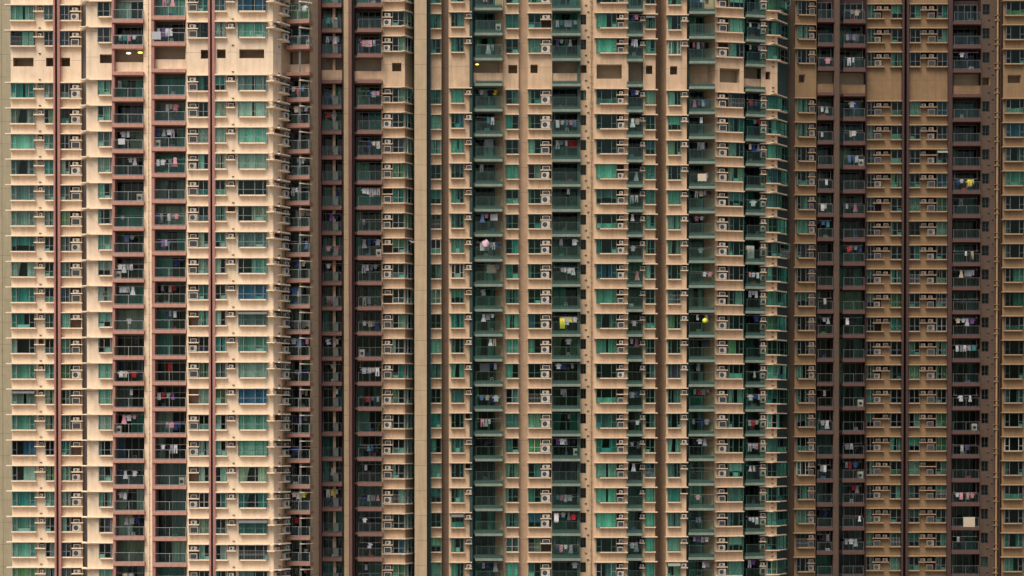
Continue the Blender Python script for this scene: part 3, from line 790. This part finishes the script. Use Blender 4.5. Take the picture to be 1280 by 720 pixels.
E.canopy(g, 1082.3, 1128, .5, M['dtan'])
windows(E, g, 1082.5, 1092, 'window', (.5,), (1082.4, 1105), 'dtan', (1090.5, 1112))
windows(E, g, 1112.5, 1128, 'window', (.5,), (1112, 1128), 'dtan')
acs(E, g, 1094.8, 1100.8, .60, .40, .40, (1, 1), 'outer, left of ochre tower groove', False, stuff=True)
acs(E, g, 1103.8, 1110, .60, .40, .40, (1, 1), 'inner, left of ochre tower groove', False, stuff=True)
acs(E, g, 1092.3, 1100.8, WH, .40, .72, (1, 1), 'left of groove in ochre tower')
E.slot(1128.5, 1135, 245.8, M['dark'])
E.fin(g, 1126.8, 1129.3, .62, M['maroon'], -1.4); E.fin(g, 1132.6, 1135.2, .62, M['maroon'], -1.4)
g = E.seg(1135, 243.9, 1184, 243.9, M['dtan'], [win(1135.5, 1149), nich(1149.3, 1158, 'dtan', .6), nich(1158, 1169, 'dtan'), win(1169.5, 1182.5)])
E.canopy(g, 1135.2, 1183.4, .5, M['dtan'])
windows(E, g, 1135.5, 1149, 'window', (.5,), (1135.3, 1150), 'dtan', (1149, 1170))
windows(E, g, 1169.5, 1182.5, 'window', (.5,), (1157, 1183), 'dtan')
acs(E, g, 1151, 1157, .60, .40, .40, (1, 1), 'inner, right of ochre tower groove', False, stuff=True)
acs(E, g, 1160, 1166, .60, .40, .40, (1, 1), 'outer, right of ochre tower groove', False, stuff=True)
acs(E, g, 1158.4, 1168, WH, .40, .74, (1, 1), 'right of groove in ochre tower')
g = E.seg(1184, 243.9, 1190.5, 243.9, M['dbrown'])
E.fin(g, 1184.2, 1189.4, .55, M['maroon'], -.1)
balcony(E, 1190.5, 1224.5, 243.6, 1.6, 'maroon', (1190.5, 1225), proj=.9, sm=('dpink',), rail='raild', place='rightmost balcony of ochre tower', parapet=(1.1, 'dtan'))
g = E.seg(1224.5, 243.4, 1243, 243.4, M['dbrown'], [win(1226.5, 1235.5, 1.2)], refuge=[(1226.5, 1236, 0, .95)])
windows(E, g, 1226.5, 1235.5, 'small_window', (.5,), None, h=1.2, dark=True)
vents(E, g, [(1234.5, 1.75), (1239.5, 2.55)])
gp = E.seg(1243, 243.4, 1252, 243.8, M['dbrown'])
pipe(E, gp, 1245.5, .12, M['ledgeD'], .3)
pipe(E, gp, 1249.5, .05, M['dbrown'], .3, False)
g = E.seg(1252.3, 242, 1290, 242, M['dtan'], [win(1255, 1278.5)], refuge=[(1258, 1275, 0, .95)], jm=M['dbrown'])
E.canopy(g, 1252, 1290, .5, M['dtan'])
windows(E, g, 1255, 1278.5, 'bay_window', (.25, .75), (1254.5, 1278), 'dtan')
E.seg(1290, 243, 1300, 243, M['dbrown'])
E.finish(14)

if ac_small_stuff.v:
    tag(put('window_air_conditioner', ac_small_stuff), 'pairs of small air conditioners along the twin shelves of the ochre tower', 'air conditioner',
        'small air conditioners on the short shelves', 'stuff')

# ================================================================== pale block behind, at the left edge
R = Tower('A', 'background_tower', 'plain olive grey tower wall showing behind the cream tower at left edge', [1], '', -30, 40, 262)
wb = MB()
x0 = XY(-60, 262).x; x1 = XY(60, 262).x
wb.box(x0 - R.org.x, x1 - R.org.x, 0, 14, 0, 150, M['olive'])
R.child('wall', wb, (R.org.x, 262, GROUND))
bb = MB()
for px in (-22.0, 3.0):
    xx = XY(px, 262).x - R.org.x
    bb.box(xx - .05, xx + .05, -.05, 0.0, 0, 150, M['olive'])
R.child('rib', bb, (R.org.x, 262 - .002, GROUND))

# ================================================================== laundry
CLO = {'white': (0.58, 0.58, 0.60), 'grey': (0.28, 0.29, 0.31), 'black': (0.02, 0.02, 0.025), 'navy': (0.03, 0.05, 0.16), 'blue': (0.10, 0.18, 0.34),
       'pink': (0.65, 0.28, 0.34), 'red': (0.5, 0.04, 0.05), 'teal': (0.07, 0.28, 0.28), 'yellow': (0.75, 0.62, 0.08), 'purple': (0.2, 0.1, 0.3), 'beige': (0.5, 0.42, 0.32)}
CM = {k: cloth(k + '_cloth', v) for k, v in CLO.items()}
CW = [44, 20, 18, 8, 3, 6, 3, 2.5, 1.2, 2, 9]
def garment(kind, colr):
    def fn():
        b = MB(); k = b.mi(CM[colr])
        def sheet(outline, nz=4):
            # outline: list of (x_left, x_right, z); front and back skins with folds
            n = 6; idx = []
            for side in (-1, 1):
                base = len(b.v)
                for (xl, xr, z) in outline:
                    for j in range(n + 1):
                        x = xl + (xr - xl) * j / n; b.v.append((x, side * 0.022 + 0.025 * math.sin(j * 2.1 + z * 3.1), z))
                for r in range(len(outline) - 1):
                    for j in range(n):
                        a = base + r * (n + 1) + j; q = (a, a + 1, a + n + 2, a + n + 1)
                        b.f.append(q if side < 0 else q[::-1]); b.m.append(k)
        if kind == 'shirt':
            sheet([(-.10, .10, 0), (-.24, .24, -.05), (-.25, .25, -.22), (-.23, .23, -.42), (-.25, .25, -.66)])
            for s in (-1, 1):
                sheet([(s * .24 - .02, s * .24 + .02, -.05), (s * .33 - .08, s * .33 + .08, -.18), (s * .36 - .07, s * .36 + .07, -.30)])
        elif kind == 'trousers':
            sheet([(-.20, .20, 0), (-.21, .21, -.30)])
            for s in (-1, 1): sheet([(s * .11 - .10, s * .11 + .10, -.30), (s * .13 - .08, s * .13 + .08, -.60), (s * .14 - .08, s * .14 + .08, -.92)])
        elif kind == 'towel': sheet([(-.19, .19, 0), (-.19, .19, -.3), (-.18, .2, -.6), (-.19, .19, -.78)])
        elif kind == 'dress': sheet([(-.12, .12, 0), (-.19, .19, -.08), (-.16, .16, -.35), (-.25, .25, -.7), (-.30, .30, -.98)])
        elif kind == 'bedsheet': sheet([(-.62, .62, 0), (-.62, .60, -.4), (-.60, .62, -.8), (-.62, .6, -1.05)])
        return b.mesh(kind)
    return cached(('g', kind, colr), fn)
KN = ['shirt', 'trousers', 'towel', 'dress', 'bedsheet']
nlaun = 0; used = set(); counts = {k: 0 for k in KN}
rnd2 = random.Random(21)
order = BAL[:]; rnd2.shuffle(order)
for (T, g, o, ua, ub, k, proj, rec, place, fl) in order:
    if rnd2.random() > (0.55 if T.key == 'D' else 0.80) or nlaun > 900: continue
    n = rnd2.choice([1, 2, 3, 4, 5, 6]); inner = (ub - ua) - 0.7
    n = min(n, max(1, int(inner / 0.36)))
    zt = (1.98 if rnd2.random() < .5 else rnd2.choice([1.2, 1.35, 1.6])) + rnd2.uniform(-.05, .05); off = -(proj - 0.55) if rnd2.random() < .6 else 0.1
    b_ = MB(); b_.tube((ua + .15, off, zt + .03), (ub - .15, off, zt + .03), .014, M['steel'], 6)
    for xx in (ua + .3, ub - .3): b_.tube((xx, off, zt + .03), (xx, off, 2.32), .008, M['steel'], 4)
    link('drying_pole', b_.mesh('drying_pole'), o)
    xs = ua + .4 + rnd2.uniform(0, max(0.0, inner - n * .5))
    for i in range(n):
        kd = rnd2.choices(KN, [42, 18, 20, 12, 5])[0]; cl = rnd2.choices(list(CLO), CW)[0]
        if kd == 'bedsheet' and (ub - ua) < 2.4: kd = 'towel'
        if (kd, cl, place, k) in used or counts[kd] > 285: continue
        used.add((kd, cl, place, k)); counts[kd] += 1
        wd = {'shirt': .62, 'trousers': .46, 'towel': .44, 'dress': .6, 'bedsheet': 1.3}[kd]
        x = xs + wd / 2
        if x + wd / 2 > ub - .2: break
        xs += wd * .8 + rnd2.uniform(-.08, .16)
        lo = link(kd, garment(kd, cl), None, g.P(x, -off, fl + zt), g.rz + rnd2.uniform(-.35, .35))
        s_ = rnd2.uniform(.62, 1.05); lo.scale = (s_, 1, s_)
        tag(lo, f"{cl} {kd} hanging in {place}, {storey(k)}", 'laundry', 'laundry hung in the balconies'); nlaun += 1

def hang(pl, k, f, kd, cl, dz=1.95, out=.6, sc_=1.0):
    if (kd, cl, pl, k) in used: return
    for r in BAL:
        if r[8] == pl and r[5] == k:
            T, g, o, ua, ub, k, proj, rec, place, fl = r; used.add((kd, cl, pl, k))
            lo = link(kd, garment(kd, cl), None, g.P(ua + (ub - ua) * f, min(out, proj - .1), fl + dz), g.rz); lo.scale = (sc_, 1, sc_)
            tag(lo, f"{cl} {kd} hanging in {place}, {storey(k)}", 'laundry', 'laundry hung in the balconies')
for a in (('second green balcony from left', 10, .36, 'towel', 'yellow', 1.5, .7, 1.5), ('middle pink balcony', 4, .68, 'dress', 'pink', 1.75, .6, 1.0),
          ('rightmost pink balcony of cream tower', 9, .30, 'shirt', 'blue', 1.95, .8, 1.3), ('rightmost pink balcony of cream tower', 9, .48, 'towel', 'white', 1.9, .8, 1.2),
          ('rightmost balcony of ochre tower', 4, .62, 'shirt', 'yellow', 1.3, .6, 1.1), ('second balcony of ochre tower', 7, .3, 'shirt', 'red', 1.9, .4, .9),
          ('rightmost balcony of ochre tower', 18, .62, 'bedsheet', 'beige', 1.15, .95, 1.1), ('second green balcony from left', 18, .75, 'shirt', 'red', 1.8, .6, .9),
          ('second green balcony from left', 18, .15, 'towel', 'white', 1.95, .8, 1.3), ('middle pink balcony', -1, .15, 'bedsheet', 'white', 1.15, .95, .8),
          ('left pink balcony', 3, .3, 'bedsheet', 'white', 1.2, .7, .6), ('fourth green balcony from left', 4, .5, 'bedsheet', 'beige', 1.1, 1.0, .8)): hang(*a)
# pale storage cabinet standing out on the last green balcony
for r in BAL:
    if r[8] == 'rightmost green balcony' and r[5] == 7:
        T, g, o, ua, ub, k, proj, rec, place, fl = r
        b = MB(); b.box(-.45, .45, -.22, .22, .04, 1.55, M['steel'], .02); b.box(-.43, .43, -.20, .20, 0, .04, M['alud']); cb = put('storage_cabinet', b, None, g.P(ua + .62, .55, fl), g.rz)
        for x0_, x1_ in ((-.43, -.01), (.01, .43)):
            b = MB(); b.box(x0_, x1_, -.245, -.222, .08, 1.50, M['white'], .01); b.box((x1_ - .07) if x0_ < 0 else (x0_ + .04), (x1_ - .04) if x0_ < 0 else (x0_ + .07), -.27, -.246, .75, .9, M['alud']); put('door', b, cb)
        tag(cb, 'tall pale storage cabinet on rightmost green balcony, seventh storey below refuge floor', 'cabinet')
# ================================================================== plants and odds and ends on the balconies
def bal(place, k):
    for r in BAL:
        if r[8] == place and r[5] == k: return r
LEAF = [noisy('leaf_green', (0.07, 0.16, 0.035), .25, scale=6), noisy('leaf_dark', (0.04, 0.09, 0.03), .25, scale=6)]
TERRA = noisy('terracotta', (0.30, 0.12, 0.07), .2)
def plant_meshes(seed, s):
    def fn():
        r = random.Random(seed); p = MB(); n = 12
        for (ra, rb, za, zb) in ((.11, .15, 0, .24), (.165, .165, .24, .28)):
            i = len(p.v); k = p.mi(TERRA)
            for j in range(n):
                a = 2 * math.pi * j / n; p.v.append((ra * math.cos(a), ra * math.sin(a), za)); p.v.append((rb * math.cos(a), rb * math.sin(a), zb))
            for j in range(n):
                q = (j + 1) % n; p.f.append((i + 2 * j, i + 2 * q, i + 2 * q + 1, i + 2 * j + 1)); p.m.append(k)
            p.f.append(tuple(i + 2 * j + 1 for j in range(n))); p.m.append(k)
        f = MB()
        for _ in range(130):
            a = r.uniform(0, 6.28); e = r.random() ** .6; z = .30 + s * r.random(); rr = (.10 + .30 * math.sin(min(1, (z - .25) / s) * 2.6)) * e
            c = Vector((rr * math.cos(a), rr * math.sin(a), z)); d = Vector((math.cos(a), math.sin(a), r.uniform(-.4, .9))).normalized() * r.uniform(.08, .16)
            sd_ = d.cross(Vector((0, 0, 1))).normalized() * .035
            f.quad(c, c + d * .5 + sd_, c + d, c + d * .5 - sd_, LEAF[r.random() < .4])
        return p.mesh('pot'), f.mesh('foliage')
    return cached(('plant', seed, s), fn)
plants = [('rightmost pink balcony of cream tower', -2, .8, .9), ('middle pink balcony', 9, .15, .8), ('middle pink balcony', 4, .2, .5), ('middle pink balcony', 18, .9, .8),
          ('left pink balcony', 12, .9, .5), ('left pink balcony', -1, .2, .5), ('rightmost green balcony', 3, .3, .6), ('second green balcony from left', 1, .3, .6),
          ('leftmost green balcony', -1, .85, .5), ('fourth green balcony from left', 8, .85, .5), ('rightmost balcony of ochre tower', 12, .5, .5),
          ('second balcony of ochre tower', 16, .7, .6), ('wide balcony of brown tower', 9, .7, .5), ('wide balcony of brown tower', 14, .8, .6)]
for i, (pl, k, f, s) in enumerate(plants):
    r = bal(pl, k)
    if not r: continue
    T, g, o, ua, ub, k, proj, rec, place, fl = r
    t = link('potted_plant', None, None, g.P(ua + (ub - ua) * f, proj - .45, fl), g.rz)
    pm, fm_ = plant_meshes(i % 4, s)
    link('pot', pm, t); link('foliage', fm_, t)
    tag(t, f"leafy potted plant standing on {place}, {storey(k)}", 'potted plant', 'potted plants on the balconies')

def ball(mb, r, m, squash=1.0, n=14, rings=8, z=0.0):
    i = len(mb.v); k = mb.mi(m)
    for a in range(rings + 1):
        t = math.pi * a / rings
        for j in range(n):
            p = 2 * math.pi * j / n; mb.v.append((r * math.sin(t) * math.cos(p), r * math.sin(t) * math.sin(p) * squash, z + r * math.cos(t)))
    for a in range(rings):
        for j in range(n):
            q = (j + 1) % n; mb.f.append((i + a * n + j, i + (a + 1) * n + j, i + (a + 1) * n + q, i + a * n + q)); mb.m.append(k)
def at(pl, k, f, out, dz):
    T, g, o, ua, ub, k, proj, rec, place, fl = bal(pl, k); return g.P(ua + (ub - ua) * f, out, fl + dz), g.rz
# yellow round hanging lantern-like ball and friends
b = MB(); ball(b, .30, mat('neon_yellow_rubber', (0.72, 0.75, 0.04), .5)); p, rz = at('fourth green balcony from left', 10, .62, .8, 1.30)
o = put('beach_ball', b, None, p, rz); tag(o, 'bright yellow ball hanging in fourth green balcony from left, tenth storey below refuge floor', 'ball')
b = MB(); b.tube((0, 0, .34), (0, 0, .70), .006, M['steel'], 4); put('string', b, o)
b = MB(); ball(b, .40, cloth('faded_pink_cloth', (0.62, 0.42, 0.50)), .6, 18, 12); b.v = [(x * (1 + .16 * math.sin(zz * 9 + y * 4)), y * (1 + .2 * math.sin(x * 11)), zz * 1.4 + .06 * math.sin(x * 13)) for x, y, zz in b.v]
p, rz = at('leftmost green balcony', 7, .38, .75, 1.35); o = put('laundry_bag', b, None, p, rz)
tag(o, 'bulky pale pink bundle hanging in leftmost green balcony, seventh storey below refuge floor', 'laundry bag')
b = MB(); b.tube((0, 0, .5), (0, 0, .66), .008, M['steel'], 4); put('strap', b, o)
# boxes and machines on balcony floors
def washer():
    b = MB(); b.box(-.3, .3, -.3, .3, .02, .85, M['white'], .02); d_ = MB(); d_.disc(0, -.306, .42, .19, M['grille'], 18); return b.mesh('cabinet'), d_.mesh('door')
wm = washer()
wsp = []
rnd3 = random.Random(5)
for r in BAL:
    if rnd3.random() < .06 and (r[4] - r[3]) > 1.6:
        T, g, o, ua, ub, k, proj, rec, place, fl = r
        f = rnd3.choice([.16, .84]); t = link('washing_machine', wm[0], None, g.P(ua + (ub - ua) * f, .05, fl), g.rz); link('door', wm[1], t)
        tag(t, f"white washing machine on {place}, {storey(k)}", 'washing machine', 'washing machines on the balconies')
PL = {'blue': (0.06, 0.16, 0.38), 'white': (0.6, 0.6, 0.58), 'red': (0.42, 0.05, 0.04), 'green': (0.08, 0.3, 0.12), 'grey': (0.2, 0.2, 0.2)}
PLM = {k: mat(k + '_plastic', v, .45) for k, v in PL.items()}
def basket(c):
    def fn():
        b = MB(); m = PLM[c]
        b.box(-.24, .24, -.17, .17, .03, .30, m, .02); b.box(-.27, .27, -.20, .20, .30, .34, m, .01)
        for x in (-.18, .14): b.box(x, x + .04, -.15, .15, 0, .03, m)
        for x in (-.16, -.08, 0, .08): b.box(x, x + .04, -.176, -.171, .08, .25, M['grille'])
        return b.mesh('plastic_basket')
    return cached(('bk', c), fn)
def stool(c):
    def fn():
        b = MB(); m = PLM[c]; b.box(-.16, .16, -.16, .16, .40, .44, m, .01)
        for x in (-1, 1):
            for y in (-1, 1): b.tube((x * .17, y * .17, 0), (x * .12, y * .12, .40), .018, m, 5)
        b.box(-.15, .15, -.15, -.13, .2, .23, m); b.box(-.15, .15, .13, .15, .2, .23, m)
        return b.mesh('plastic_stool')
    return cached(('st', c), fn)
for r in BAL:
    T, g, o, ua, ub, k, proj, rec, place, fl = r
    if rnd3.random() < .30:
        c = rnd3.choice(list(PL)); kd = rnd3.choice(['basket', 'stool']); f = rnd3.uniform(.3, .7)
        lo = link('plastic_' + kd, basket(c) if kd == 'basket' else stool(c), None, g.P(ua + (ub - ua) * f, proj - .42, fl), g.rz + rnd3.uniform(-.5, .5))
        tag(lo, f"{c} plastic {kd} on {place}, {storey(k)}", kd, 'plastic baskets and stools on the balconies')
# lamps of the refuge floor
def lamp(px, d, dz, T, colr, label, s=1.0, strength=1):
    t = link('ceiling_lamp', None, None, (XY(px, d).x, d, T.zc(0) + dz), 0)
    b = MB(); b.box(-.05, .05, -.05, .05, .10, .32, M['alud']); put('stem', b, t)
    m = mat('lamp_' + colr[0], colr[1]); e = m.node_tree.nodes['Principled BSDF']; e.inputs['Emission Color'].default_value = (*colr[1], 1); e.inputs['Emission Strength'].default_value = strength
    b = MB(); ball(b, .17 * s, m, 1, 12, 6); b.v = [(x * 1.5, y, z_ * .6) for x, y, z_ in b.v]; put('shade', b, t); tag(t, label, 'lamp', 'lamps lit on the refuge floors')
lamp(176.5, 226.6, .12, A, ('yellow', (1.0, .75, .1)), 'lit yellow lamp in refuge floor opening under left pink balcony', 1.1, 1.6)
lamp(162, 226.6, .05, A, ('white', (1.0, .95, .85)), 'white oval lamp in refuge floor opening under left pink balcony', 1.1, 1.0)
lamp(592.0 + 4.5, 234.2, -.05, C, ('amber', (1.0, .6, .1)), 'small amber lamp in refuge floor opening at leftmost green balcony', .8, 2.0)
print('AC', ACCOUNT, 'laundry', nlaun, counts, 'objects', len(D.objects))
